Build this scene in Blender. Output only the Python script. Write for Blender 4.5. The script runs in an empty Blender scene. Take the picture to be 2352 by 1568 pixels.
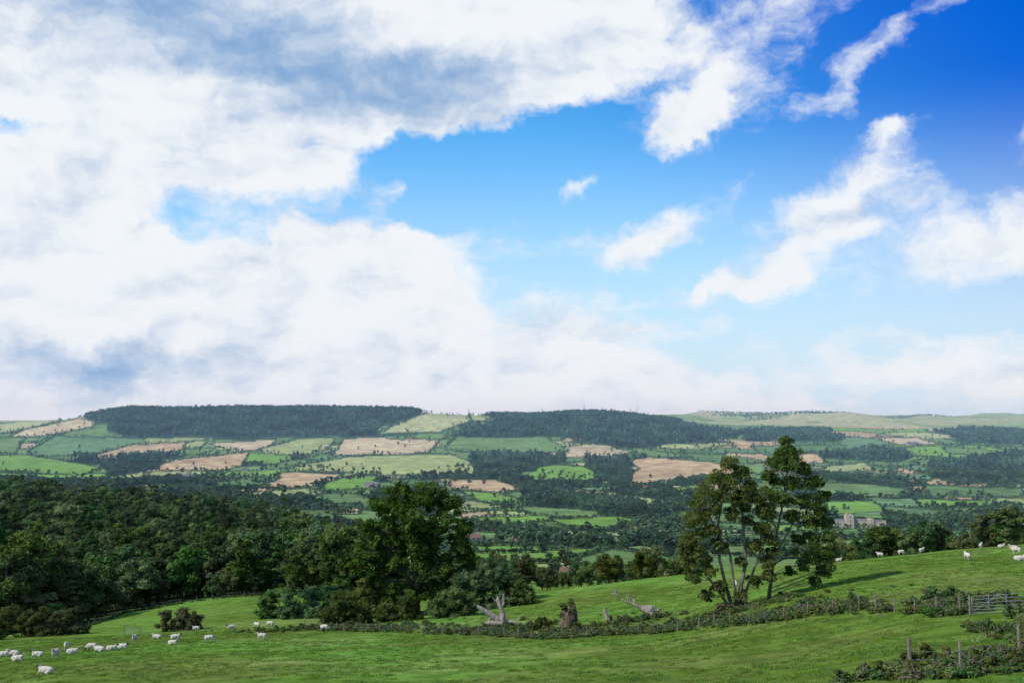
import bpy, math, random
import numpy as np
from mathutils import Vector, Matrix
random.seed(5)
rng = np.random.default_rng(7)
scene = bpy.context.scene
scene.view_settings.view_transform = 'Standard'
scene.view_settings.look = 'None'
scene.view_settings.exposure = 0
scene.view_settings.gamma = 1

SUN_AZ = -112.0     # degrees, from +Y towards +X
SUN_EL = 45.0

# ------------------------------------------------------------------ image coordinates and terrain
F = 2287.0; CX = 1176.0; CY = 784.0
PITCH = math.atan(181 / F)
def slope(row):
    return np.tan(PITCH - np.arctan((np.asarray(row, float) - CY) / F))

def pchip(xk, yk, x):
    """monotone cubic. xk (n,), yk (m,n) -> (m,len(x))"""
    xk = np.asarray(xk, float); yk = np.asarray(yk, float)
    h = np.diff(xk); d = np.diff(yk, axis=1) / h
    m = np.zeros_like(yk)
    a = d[:, :-1]; b = d[:, 1:]
    ok = (a * b) > 0
    w1 = 2 * h[1:] + h[:-1]; w2 = h[1:] + 2 * h[:-1]
    with np.errstate(divide='ignore', invalid='ignore'):
        hm = (w1 + w2) / (w1 / a + w2 / b)
    m[:, 1:-1] = np.where(ok, hm, 0)
    m[:, 0] = d[:, 0]; m[:, -1] = d[:, -1]
    i = np.clip(np.searchsorted(xk, x) - 1, 0, len(xk) - 2)
    t = (np.asarray(x) - xk[i]) / h[i]
    t2 = t * t; t3 = t2 * t
    return ((2*t3-3*t2+1) * yk[:, i] + (t3-2*t2+t) * h[i] * m[:, i]
            + (-2*t3+3*t2) * yk[:, i+1] + (t3-t2) * h[i] * m[:, i+1])

D_K = [4, 15, 35, 60, 90, 120, 150, 200, 260, 340, 450, 650, 900, 1250, 1700, 2200, 2800, 3300, 3900, 5000, 7500, 12000]
TAB = {
 -900: [2000,1960,1780,1640,1560,1510,1485,1465,1430,1370,1280,1170,1150,1120,1098,1065,1030,1003,985,970,964,967],
 -400: [2000,1960,1770,1640,1560,1510,1485,1465,1430,1370,1280,1170,1150,1120,1098,1065,1030,1003,985,970,964,967],
 0:    [2000,1950,1750,1625,1538,1498,1478,1462,1438,1385,1290,1165,1150,1125,1098,1070,1030,1003,980,969,965,967],
 150:  [2000,1940,1740,1610,1530,1493,1472,1456,1425,1380,1300,1190,1170,1130,1098,1070,1033,995,962,964,965,967],
 300:  [2000,1930,1730,1600,1525,1488,1466,1445,1405,1375,1320,1195,1180,1140,1100,1072,1038,1005,942,950,960,967],
 600:  [2000,1920,1720,1590,1518,1480,1452,1415,1372,1350,1310,1225,1190,1150,1110,1075,1037,1008,940,950,960,967],
 900:  [2000,1900,1700,1580,1507,1467,1436,1400,1370,1350,1330,1280,1225,1170,1120,1080,1037,1006,944,952,960,967],
 1050: [2000,1890,1690,1574,1503,1464,1424,1385,1366,1352,1335,1285,1232,1175,1122,1080,1038,1003,953,956,959,967],
 1200: [2000,1880,1680,1568,1500,1460,1412,1368,1362,1355,1340,1290,1240,1180,1125,1080,1040,1000,957,958,960,967],
 1350: [2000,1870,1660,1560,1489,1445,1393,1346,1348,1347,1335,1290,1240,1180,1125,1080,1041,1004,950,956,958,967],
 1500: [2000,1860,1640,1553,1478,1430,1375,1325,1335,1340,1330,1290,1240,1180,1125,1080,1042,1008,964,962,953,966],
 1700: [2000,1850,1620,1535,1440,1385,1338,1308,1330,1338,1328,1290,1240,1182,1128,1080,1045,1016,995,972,954,966],
 1900: [2000,1830,1595,1500,1393,1338,1303,1292,1325,1335,1322,1285,1240,1192,1135,1085,1047,1022,1002,975,956,966],
 2100: [2000,1800,1575,1450,1358,1308,1280,1272,1300,1320,1315,1280,1238,1190,1138,1088,1050,1025,1005,977,958,966],
 2352: [2000,1780,1560,1418,1332,1282,1257,1250,1280,1300,1300,1275,1235,1190,1140,1090,1050,1025,1005,978,960,966],
 2750: [2000,1760,1540,1400,1310,1265,1240,1235,1260,1280,1290,1270,1235,1190,1140,1090,1050,1025,1005,978,960,966],
 3300: [2000,1760,1540,1400,1310,1265,1240,1235,1260,1280,1290,1270,1235,1190,1140,1090,1050,1025,1005,978,960,966],
}
cols = sorted(TAB)
uC = np.array([(c - CX) / F * 0.99 for c in cols])
T = slope(np.array([TAB[c] for c in cols]))
NU, ND = 900, 680
lD = np.linspace(math.log(4.0), math.log(12000.0), ND)
DF = np.exp(lD)
uF = np.linspace(-0.86, 0.86, NU)
S1 = pchip(np.log(D_K), T, lD)            # (ncol, ND)
S2 = pchip(uC, S1.T, uF)                  # (ND, NU)
_R = rng.random((256, 256))
def vnoise(x, y, s=0):
    xi = np.floor(x).astype(int); yi = np.floor(y).astype(int)
    fx = x - xi; fy = y - yi
    fx = fx*fx*(3-2*fx); fy = fy*fy*(3-2*fy)
    g = lambda i, j: _R[(i + s*37) % 256, (j + s*91) % 256]
    return (g(xi,yi)*(1-fx)*(1-fy) + g(xi+1,yi)*fx*(1-fy) + g(xi,yi+1)*(1-fx)*fy + g(xi+1,yi+1)*fx*fy) - .5
def fbm(x, y, s=0, o=4):
    r = 0; a = 1
    for k in range(o):
        r = r + a * vnoise(x*2**k, y*2**k, s+k); a *= .5
    return r
YY = np.repeat(DF[:, None], NU, 1); XX = YY * uF[None, :]
def ramp(v, a, b): 
    t = np.clip((v-a)/(b-a), 0, 1); return t*t*(3-2*t)
ZZ = YY * S2
ZZ = ZZ + fbm(XX/14, YY/14, 1, 3) * 0.28 * (1 - ramp(YY, 200, 400))
ZZ = ZZ + fbm(XX/70, YY/70, 2, 3) * 1.6 * ramp(YY, 220, 500)
ZZ = ZZ + fbm(XX/420, YY/420, 5, 3) * 18.0 * ramp(YY, 900, 2000) * (1 - ramp(YY, 3000, 3700))
ZZ = ZZ + fbm(XX/260, YY/260, 6, 2) * 13.0 * ramp(YY, 3300, 3800) * (1 - ramp(YY, 4300, 5000))
ZZ = ZZ + fbm(XX/650, YY/900, 9, 4) * 70.0 * ramp(YY, 4600, 6000) * ramp(uF, 0.1, 0.2)[None, :]
SL = ZZ / YY
def gz(X, Y):
    X = np.asarray(X, float); Y = np.asarray(Y, float)
    fi = np.clip((np.log(np.maximum(Y, 4.01)) - lD[0]) / (lD[1]-lD[0]), 0, ND-1.001)
    fj = np.clip((X/Y - uF[0]) / (uF[1]-uF[0]), 0, NU-1.001)
    i = fi.astype(int); j = fj.astype(int); a = fi - i; b = fj - j
    return (ZZ[i,j]*(1-a)*(1-b) + ZZ[i+1,j]*a*(1-b) + ZZ[i,j+1]*(1-a)*b + ZZ[i+1,j+1]*a*b)
def gz1(x, y): return float(gz(np.array([x]), np.array([y]))[0])
def hit(px, py, dmin=25, dmax=7000):
    """image pixel -> point on the terrain along its camera ray"""
    b = -(py - CY) / F; a = (px - CX) / F
    den = math.cos(PITCH) - b * math.sin(PITCH)
    u = a / den; s = (math.sin(PITCH) + b * math.cos(PITCH)) / den
    ds = np.exp(np.linspace(math.log(dmin), math.log(dmax), 1500))
    q = gz(ds * u, ds) / ds - s
    k = np.where(q >= 0)[0]
    d = ds[k[0]] if len(k) else ds[int(np.argmax(q))]
    return (u * d, d, gz1(u * d, d))
def at(px, d):
    u = (px - CX) / F * 0.99
    return (u*d, d, gz1(u*d, d))

# image pixel coordinates of each terrain vertex, projected through the camera
bb = np.tan(np.arctan(SL) - PITCH)
PYg = CY - bb * F
PXg = CX + (XX / YY) * (math.cos(PITCH) - bb * math.sin(PITCH)) * F

def inpoly(poly, px, py):
    inside = np.zeros(px.shape, bool); n = len(poly)
    for i in range(n):
        x1, y1 = poly[i]; x2, y2 = poly[(i+1) % n]
        if y1 == y2: continue
        c = ((y1 > py) != (y2 > py)) & (px < (x2-x1)*(py-y1)/(y2-y1) + x1)
        inside ^= c
    return inside

# ------------------------------------------------------------------ land cover
GRASS = (.100,.176,.027)
G = (.135,.210,.070); G2 = (.105,.175,.058); Bc = (.150,.265,.050); L = (.285,.315,.120)
L2 = (.330,.335,.155); Tn = (.410,.290,.155); Tp = (.440,.350,.205); TG = (.125,.215,.090); W = (.030,.055,.030)
col = np.zeros((ND, NU, 3)); col[:] = GRASS
fid = np.zeros((ND, NU), int); wood = np.zeros((ND, NU), bool)
far = YY > 620
ns = 420
sY = np.exp(rng.uniform(math.log(600), math.log(6500), ns)); sX = sY * rng.uniform(-.85, .85, ns)
wx = XX + fbm(XX/200, YY/200, 11, 2)*50; wy = YY + fbm(XX/200, YY/200, 14, 2)*50
best = np.full(XX.shape, 1e18); 
r0 = np.where(far.any(1))[0][0]
for k in range(ns):
    d = ((wx[r0:]-sX[k])*1.1)**2 + ((wy[r0:]-sY[k])*.85)**2
    m = d < best[r0:]
    best[r0:][m] = d[m]; fid[r0:][m] = k + 1
pal = [G, G, G, G2, G2, Bc, Bc, L, TG, Tn, Tp, L2]
for k in range(ns):
    m = fid == k+1
    y = sY[k]
    pw = .15 if y < 1700 else (.12 if y < 2400 else .07)
    if y < 4500 and rng.random() < pw:
        wood |= m; col[m] = W
    else:
        c = np.array(pal[rng.integers(len(pal) - (3 if y < 1500 else 0))]) * rng.uniform(.85, 1.12)
        col[m] = c
# valley floor strip (D 420-620): mixed pasture
m = (YY > 400) & (YY <= 620); col[m] = (.12,.20,.045)
FARHILL = [(.285,.300,.130),(.215,.270,.100),(.340,.325,.160),(.170,.240,.085)]
m = (YY > 4700); 
nz = fbm(XX/900, YY/1500, 21, 3)
for k, c in enumerate(FARHILL):
    mm = m & (nz > (-.3 + .2*k)); col[mm] = c; 
fid[m] = 999

polys = [  # colour, polygon, dmin
 (L2,[(0,972),(100,964),(165,958),(60,985),(0,995)]),
 (Tp,[(60,985),(180,960),(225,964),(215,978),(90,1002),(20,1002)]),
 (TG,[(60,1038),(130,1000),(330,1004),(340,1020),(200,1042),(100,1047)]),
 (Bc,[(-200,1045),(0,1045),(60,1043),(235,1072),(190,1092),(0,1080),(-200,1080)]),
 (G,[(-300,1003),(0,1003),(60,1000),(40,1040),(-300,1040)]),
 (Tn,[(200,1050),(300,1020),(440,1012),(420,1032),(340,1047),(230,1058)]),
 (L,[(430,1012),(480,1008),(470,1025),(425,1030)]),
 (Tn,[(330,1076),(400,1054),(572,1037),(562,1066),(520,1079),(330,1082)]),
 (L,[(270,1092),(330,1082),(520,1080),(440,1095),(280,1100)]),
 (Tp,[(480,1017),(640,1005),(612,1032),(540,1036)]),
 (L,[(590,1032),(690,1004),(772,1005),(757,1030),(690,1046),(612,1041)]),
 (Tp,[(772,1038),(790,1005),(870,1000),(1015,1008),(985,1038),(762,1046)]),
 (L,[(650,1072),(800,1048),(950,1040),(1035,1041),(1078,1056),(1102,1088),(930,1091),(700,1080)]),
 (Bc,[(560,1067),(572,1038),(690,1046),(640,1064)]),
 (Tn,[(600,1112),(650,1082),(792,1086),(772,1100),(720,1116),(620,1120)]),
 (G2,[(490,1107),(560,1096),(645,1096),(592,1120),(500,1126)]),
 (Bc,[(740,1112),(800,1092),(872,1090),(862,1120),(750,1127)]),
 (L,[(530,1133),(700,1121),(760,1131),(640,1148),(560,1147)]),
 (Tn,[(1005,1098),(1140,1100),(1200,1122),(1150,1131),(1040,1121)]),
 (L2,[(878,987),(950,950),(1072,946),(1088,965),(1012,990),(900,994)]),
 (G,[(880,1000),(1010,990),(1030,1000),(1010,1007),(900,1008)]),
 (L,[(1080,949),(1150,963),(1090,968)]),
 (G,[(1020,1032),(1052,1000),(1250,1000),(1312,1035),(1200,1040),(1100,1035)]),
 (Bc,[(1190,1087),(1270,1065),(1340,1070),(1402,1100),(1340,1109),(1240,1106)]),
 (Tn,[(1450,1090),(1470,1075),(1440,1055),(1500,1047),(1620,1060),(1700,1070),(1680,1090),(1590,1100),(1480,1120),(1450,1112)]),
 (Tn,[(1290,1120),(1420,1130),(1482,1150),(1400,1146)]),
 (L,[(1420,1132),(1545,1150),(1490,1162)]),
 (Bc,[(1260,1192),(1420,1183),(1490,1200),(1400,1213),(1300,1208)]),
 (Bc,[(1060,1125),(1140,1130),(1202,1150),(1170,1161),(1080,1142)]),
 (Tn,[(760,1168),(830,1165),(830,1178),(770,1180)]),
 (Tn,[(1050,1178),(1120,1172),(1130,1185),(1060,1190)]),
 (L,[(1070,1146),(1170,1162),(1120,1170),(1050,1165)]),
 (G,[(1080,1218),(1200,1225),(1245,1242),(1090,1245)]),
 (Bc,[(1090,1250),(1230,1252),(1260,1268),(1100,1270)]),
 (L,[(1260,1215),(1420,1222),(1440,1236),(1280,1232)]),
 (Bc,[(1540,1120),(1600,1112),(1640,1128),(1560,1135)]),
 (G,[(1860,1105),(2000,1110),(2100,1125),(2060,1142),(1880,1140)]),
 (Bc,[(1880,1150),(2000,1148),(2040,1172),(1900,1180)]),
 (Bc,[(2100,1145),(2290,1147),(2275,1162),(2120,1164)]),
 (G2,[(2110,1112),(2352,1118),(2352,1142),(2140,1140)]),
 (L,[(1590,1005),(1700,1018),(1610,1030)]),
 (G,[(1370,1015),(1600,1047),(1500,1050)]),
 (L,[(1900,1068),(1990,1060),(2010,1080),(1890,1085)]),
 (G2,[(1720,1024),(1900,1020),(1930,1035),(1760,1045)]),
 (Tp,[(2000,1003),(2100,1003),(2165,1020),(2060,1020)]),
 (Tn,[(2040,1070),(2130,1084),(2080,1090)]),
 (TG,[(1900,1000),(2000,1005),(2060,1020),(1950,1028)]),
 (G,[(2160,1025),(2260,1030),(2300,1045),(2180,1042)]),
]
for k, (c, p) in enumerate(polys):
    m = inpoly(p, PXg + fbm(XX/120, YY/120, 55, 2)*5, PYg) & (YY > 650) & (YY < 4900)
    col[m] = c; fid[m] = 400 + k + 100; wood[m] = False
woods = [
 [(180,950),(200,930),(950,930),(968,950),(880,975),(872,1000),(640,1007),(340,1003),(260,988),(222,965)],
 [(1088,938),(1160,938),(1350,938),(1500,938),(1560,975),(1690,992),(1700,1008),(1600,1012),(1450,1025),(1250,1003),(1040,997),(1050,985),(1150,966)],
 [(1700,988),(1900,988),(1935,1010),(1720,1014)],
 [(225,1062),(370,1047),(360,1072),(250,1090)],
 [(1080,1045),(1200,1045),(1300,1046),(1290,1060),(1190,1080),(1110,1090)],
 [(1350,1050),(1440,1052),(1450,1120),(1405,1105),(1340,1068)],
 [(1200,1130),(1300,1134),(1420,1154),(1500,1170),(1590,1165),(1500,1190),(1430,1180),(1230,1160)],
 [(1880,1050),(2000,1030),(2100,1040),(2060,1062),(1930,1058)],
 [(2130,1060),(2250,1050),(2352,1045),(2352,1112),(2200,1108),(2140,1090)],
 [(2150,988),(2352,990),(2500,1000),(2352,1018),(2200,1010)],
 [(860,1128),(990,1132),(1030,1160),(1020,1190),(860,1170)],
 [(1500,1215),(1600,1235),(1620,1290),(1480,1250)],
 [(1900,1180),(1960,1182),(2100,1195),(2350,1170),(2350,1210),(2100,1215),(1900,1215)],
]
jx = fbm(XX/110, YY/110, 57, 3)*26; jy = fbm(XX/130, YY/130, 59, 3)*9
for k, p in enumerate(woods):
    m = inpoly(p, PXg + jx, PYg + jy) & (YY > 650) & (YY < 4800)
    if k < 2: m |= inpoly(p, PXg, PYg + np.minimum(jy, 0)) & (YY > 3300) & (YY < 4800) & (PYg < 965)
    col[m] = W; fid[m] = 600 + k; wood[m] = True
e = np.zeros_like(wood)
e[:, :-1] |= fid[:, :-1] != fid[:, 1:]; e[:-1, :] |= fid[:-1, :] != fid[1:, :]
e &= ~wood & (YY > 640) & (YY < 4600)
col[e] = (.045,.085,.035)
# near woodland floor
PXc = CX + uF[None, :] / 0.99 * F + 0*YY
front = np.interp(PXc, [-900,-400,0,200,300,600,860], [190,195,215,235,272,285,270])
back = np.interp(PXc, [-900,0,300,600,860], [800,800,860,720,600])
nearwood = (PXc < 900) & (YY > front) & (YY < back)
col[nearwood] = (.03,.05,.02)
# crops and grazing give each field a slight drift in tone
col *= (1 + .34*fbm(XX/60, YY/60, 3, 4) * ramp(YY, 100, 400))[:, :, None]
dry = np.clip(fbm(XX/11, YY/11, 31, 4)*1.6 + .04, 0, 1) * (1-ramp(YY, 180, 260))
col = col*(1-dry[:, :, None]*.65) + np.array((.170,.195,.055))*dry[:, :, None]*.65

# ------------------------------------------------------------------ material helpers
def mat_new(name):
    m = bpy.data.materials.new(name); m.use_nodes = True
    nt = m.node_tree; nt.nodes.clear(); return m, nt
def nd(nt, t, **kw):
    n = nt.nodes.new(t)
    for k, v in kw.items(): setattr(n, k, v)
    return n
def setin(nt, n, i, v):
    if isinstance(v, bpy.types.NodeSocket): nt.links.new(v, n.inputs[i])
    elif v is not None: n.inputs[i].default_value = v
def M(nt, op, a, b=None, c=None):
    n = nd(nt, 'ShaderNodeMath', operation=op)
    setin(nt, n, 0, a); setin(nt, n, 1, b); setin(nt, n, 2, c)
    return n.outputs[0]
def smooth(nt, v, a, b, lo=0., hi=1.):
    n = nd(nt, 'ShaderNodeMapRange', interpolation_type='SMOOTHSTEP')
    setin(nt, n, 0, v); n.inputs[1].default_value = a; n.inputs[2].default_value = b
    n.inputs[3].default_value = lo; n.inputs[4].default_value = hi
    return n.outputs[0]
def mixc(nt, f, a, b, bt='MIX'):
    n = nd(nt, 'ShaderNodeMix', data_type='RGBA', blend_type=bt)
    n.clamp_factor = True
    setin(nt, n, 0, f); setin(nt, n, 6, a); setin(nt, n, 7, b)
    return n.outputs[2]
def noise(nt, vec, sc, det=3, rough=.55, dist=0., dim='3D'):
    n = nd(nt, 'ShaderNodeTexNoise'); n.noise_dimensions = dim; n.inputs['Scale'].default_value = sc
    n.inputs['Detail'].default_value = det; n.inputs['Roughness'].default_value = rough
    n.inputs['Distortion'].default_value = dist
    if vec is not None: nt.links.new(vec, n.inputs['Vector'])
    return n
def out(nt, sh):
    o = nd(nt, 'ShaderNodeOutputMaterial'); nt.links.new(sh, o.inputs[0])
def c4(c): return (c[0], c[1], c[2], 1)

def simple_mat(name, c, c2=None, sc=3., rough=.85, bump=.3, stretch=None):
    m, nt = mat_new(name)
    tc = nd(nt, 'ShaderNodeTexCoord'); v = tc.outputs['Object']
    if stretch:
        mp = nd(nt, 'ShaderNodeMapping'); mp.inputs['Scale'].default_value = stretch
        nt.links.new(v, mp.inputs[0]); v = mp.outputs[0]
    n = noise(nt, v, sc, 4, .6)
    f = smooth(nt, n.outputs[0], .3, .7)
    cc = mixc(nt, f, c4(c), c4(c2 or [x*.6 for x in c]))
    b = nd(nt, 'ShaderNodeBump'); b.inputs['Strength'].default_value = bump; b.inputs['Distance'].default_value = .05
    nt.links.new(n.outputs[0], b.inputs['Height'])
    p = nd(nt, 'ShaderNodeBsdfPrincipled'); p.inputs['Roughness'].default_value = rough
    p.inputs['Specular IOR Level'].default_value = .25
    nt.links.new(cc, p.inputs['Base Color']); nt.links.new(b.outputs[0], p.inputs['Normal'])
    out(nt, p.outputs[0]); return m

def leaf_mat(name, dark, light, sc=.35, var=.35, trans=.3, hue=.03, wsc=None):
    m, nt = mat_new(name)
    tc = nd(nt, 'ShaderNodeTexCoord'); oi = nd(nt, 'ShaderNodeObjectInfo')
    n = noise(nt, tc.outputs['Object'], sc, 1)
    g = nd(nt, 'ShaderNodeNewGeometry')
    f = M(nt, 'ADD', smooth(nt, n.outputs[0], .35, .65), M(nt, 'MULTIPLY', M(nt, 'SUBTRACT', g.outputs['Random Per Island'], .5), .7))
    cc = mixc(nt, f, c4(dark), c4(light))
    hs = nd(nt, 'ShaderNodeHueSaturation')
    r = oi.outputs['Random']
    nt.links.new(cc, hs.inputs['Color'])
    setin(nt, hs, 0, M(nt, 'MULTIPLY_ADD', M(nt, 'FRACT', M(nt, 'MULTIPLY', r, 7.3)), hue*2, .5-hue))
    setin(nt, hs, 1, M(nt, 'MULTIPLY_ADD', M(nt, 'FRACT', M(nt, 'MULTIPLY', r, 13.7)), .35, .8))
    vv = M(nt, 'MULTIPLY_ADD', r, var*2, 1-var)
    if wsc:   # stands of different species across a wood
        wn = noise(nt, g.outputs['Position'], wsc, 2, .6, dim='2D')
        vv = M(nt, 'MULTIPLY', vv, smooth(nt, wn.outputs[0], .32, .68, .62, 1.50))
    setin(nt, hs, 2, vv)
    d = nd(nt, 'ShaderNodeBsdfDiffuse'); nt.links.new(hs.outputs[0], d.inputs[0])
    if trans <= 0: out(nt, d.outputs[0]); return m
    t = nd(nt, 'ShaderNodeBsdfTranslucent'); mx = nd(nt, 'ShaderNodeMixShader')
    tcx = mixc(nt, 1., hs.outputs[0], (1.0, 1.1, .55, 1), 'MULTIPLY')
    nt.links.new(tcx, t.inputs[0])
    mx.inputs[0].default_value = trans
    nt.links.new(d.outputs[0], mx.inputs[1]); nt.links.new(t.outputs[0], mx.inputs[2])
    out(nt, mx.outputs[0]); return m

M_BARK = simple_mat('bark', (.11,.09,.065), (.05,.04,.03), 2.5, .95, .8, (3,3,.6))
M_BARKL = simple_mat('pale_bark', (.20,.175,.13), (.09,.08,.06), 2.5, .95, .6, (3,3,.6))
M_DEAD = simple_mat('weathered_deadwood', (.42,.37,.31), (.16,.13,.10), 2.2, .9, .8, (2.5,2.5,.7))
M_STUMP = simple_mat('rotting_wood', (.17,.13,.09), (.06,.045,.03), 2.2, .95, 1.0, (3,3,.5))
M_POST = simple_mat('fence_timber', (.24,.21,.16), (.12,.10,.075), 4, .9, .4)
M_WIRE = simple_mat('galvanised_wire', (.20,.20,.20), (.15,.15,.15), 4, .5, .1)
M_STONE = simple_mat('limestone', (.52,.44,.32), (.38,.31,.22), .8, .9, .3)
M_GLASS = simple_mat('window_glass', (.03,.035,.04), (.02,.02,.025), 2, .2, .0)
M_SLATE = simple_mat('slate_roof', (.17,.16,.17), (.10,.095,.10), 2, .8, .3)
M_TILE = simple_mat('tile_roof', (.22,.13,.09), (.14,.085,.06), 2, .8, .3)
M_WOOL = simple_mat('wool', (.60,.54,.45), (.46,.41,.33), 12, 1, .6)
M_FACE = simple_mat('sheep_face', (.045,.038,.034), (.03,.026,.022), 8, .9, .1)
M_FACEW = simple_mat('sheep_pale_face', (.48,.42,.35), (.30,.25,.20), 8, .9, .1)
M_STEEL = simple_mat('mast_steel', (.25,.26,.28), (.18,.19,.21), 2, .5, .1)

LF_WOOD = leaf_mat('woodland_foliage', (.034,.068,.022), (.092,.142,.042), .25, .42, .2, hue=.035, wsc=.03)  # darker than hillside foliage: cloud shadow over the wood is put into the colour
LF_OAK = leaf_mat('oak_foliage', (.030,.060,.012), (.092,.138,.024), .45, .05, .25)
LF_ASH = leaf_mat('ash_foliage', (.055,.085,.020), (.150,.180,.048), .6, .05, .35)
LF_MID = leaf_mat('hillside_foliage', (.044,.080,.024), (.125,.165,.052), .3, .42, .2, hue=.05)
LF_FAR = leaf_mat('valley_foliage', (.036,.078,.036), (.098,.150,.058), .2, .42, 0, wsc=.012)  # slight blue cast puts distance haze into the leaf colour
LF_RIDGE = leaf_mat('ridge_foliage', (.034,.085,.056), (.110,.185,.078), .2, .50, 0, wsc=.009)  # bluer than the valley leaves: more distance haze painted into the colour
LF_BUSH = leaf_mat('bramble_foliage', (.055,.095,.028), (.145,.185,.058), .9, .30, .3, hue=.05)
LF_BROWN = leaf_mat('hawthorn_foliage', (.065,.078,.028), (.140,.140,.055), .9, .15, .25)
LF_GRASS = leaf_mat('grass_blades', (.088,.165,.022), (.155,.240,.045), .5, .28, .3)
LF_WEED = leaf_mat('rough_grass_blades', (.200,.245,.085), (.400,.360,.185), .5, .30, .45)

# ------------------------------------------------------------------ mesh builder
def link(ob, parent=None, coll=None):
    (coll or scene.collection).objects.link(ob)
    if parent: ob.parent = parent
    return ob
class MB:
    def __init__(s): s.v = []; s.f = []; s.m = []; s.sm = []; s.n = 0
    def add(s, v, f, mat=0, smooth=False):
        v = np.asarray(v, float).reshape(-1, 3); s.v.append(v)
        for q in f: s.f.append(tuple(int(i)+s.n for i in q))
        s.m += [mat]*len(f); s.sm += [smooth]*len(f); s.n += len(v)
    def mesh(s, name, mats):
        me = bpy.data.meshes.new(name)
        me.from_pydata(np.concatenate(s.v).tolist(), [], s.f)
        for m in mats: me.materials.append(m)
        me.polygons.foreach_set('material_index', s.m)
        me.polygons.foreach_set('use_smooth', s.sm); me.update(); return me
    def obj(s, name, mats, loc=(0,0,0), parent=None, coll=None):
        ob = bpy.data.objects.new(name, s.mesh(name, mats)); ob.location = loc
        return link(ob, parent, coll)
def tube(pts, rad, n=7, cap=True, rough=0.):
    pts = [Vector(p) for p in pts]; V = []; Fc = []
    t0 = (pts[1]-pts[0]).normalized()
    ref = Vector((1,0,0)) if abs(t0.x) < .8 else Vector((0,1,0))
    for i, p in enumerate(pts):
        t = (pts[min(i+1, len(pts)-1)] - pts[max(i-1, 0)]).normalized()
        a = t.cross(ref); 
        if a.length < 1e-4: a = t.cross(Vector((0,0,1)))
        a.normalize(); b = t.cross(a)
        for k in range(n):
            an = 2*math.pi*k/n; r = rad[i]*(1+random.uniform(-rough, rough))
            V.append(tuple(p + (a*math.cos(an)+b*math.sin(an))*r))
    for i in range(len(pts)-1):
        for k in range(n):
            Fc.append((i*n+k, i*n+(k+1)%n, (i+1)*n+(k+1)%n, (i+1)*n+k))
    if cap: Fc.append(tuple(range((len(pts)-1)*n, len(pts)*n))); Fc.append(tuple(reversed(range(n))))
    return V, Fc
def bend(a, b, n=5, sag=.12, seed=None):
    a = Vector(a); b = Vector(b); L_ = (b-a).length
    off = Vector((random.uniform(-1,1), random.uniform(-1,1), random.uniform(-.2,1)))*L_*sag
    return [a.lerp(b, i/(n-1)) + off*math.sin(math.pi*i/(n-1)) for i in range(n)]
def box(x0, x1, y0, y1, z0, z1):
    v = [(x0,y0,z0),(x1,y0,z0),(x1,y1,z0),(x0,y1,z0),(x0,y0,z1),(x1,y0,z1),(x1,y1,z1),(x0,y1,z1)]
    f = [(0,3,2,1),(4,5,6,7),(0,1,5,4),(1,2,6,5),(2,3,7,6),(3,0,4,7)]
    return v, f
def unit(n):
    v = rng.normal(size=(n, 3)); return v / np.linalg.norm(v, axis=1)[:, None]
def leaves(mb, c, s, mat=1, up=.4, aspect=.6, outw=None):
    n = len(c); nrm = unit(n) + np.array([0, 0, up])
    if outw is not None: nrm = nrm*.7 + outw
    nrm /= np.linalg.norm(nrm, axis=1)[:, None]
    r = unit(n); a = np.cross(nrm, r); a /= (np.linalg.norm(a, axis=1)[:, None]+1e-9); b = np.cross(nrm, a)
    s = np.asarray(s)[:, None] * np.ones((n, 1))
    a = a*s; b = b*s*aspect
    P = np.stack([c-a, c-b*.9, c+a, c+b*.9], 1).reshape(-1, 3)
    fs = np.arange(n*4).reshape(-1, 4).tolist()
    mb.add(P, fs, mat)
def ico(sub=1):
    import bmesh
    bm = bmesh.new(); bmesh.ops.create_icosphere(bm, subdivisions=sub, radius=1)
    v = np.array([x.co[:] for x in bm.verts]); f = [tuple(q.index for q in p.verts) for p in bm.faces]; bm.free(); return v, f
ICO1 = ico(1); ICO2 = ico(2)
def clump(mb, c, r, n, s, core=.62, flat=.8, mat=1):
    c = np.asarray(c, float)
    u_ = unit(n); u_[:, 2] = np.where(u_[:, 2] < -.4, -u_[:, 2], u_[:, 2])
    rad = r * rng.uniform(.62, 1.12, n)
    p = c + u_ * rad[:, None] * np.array([1, 1, flat])
    leaves(mb, p, s*rng.uniform(.6, 1.3, n), mat, outw=u_*.9)
    if core > 0:
        v = ICO1[0] * (1 + rng.uniform(-.18, .18, len(ICO1[0])))[:, None]
        mb.add(c + v*r*core*np.array([1, 1, flat]), ICO1[1], mat)

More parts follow.
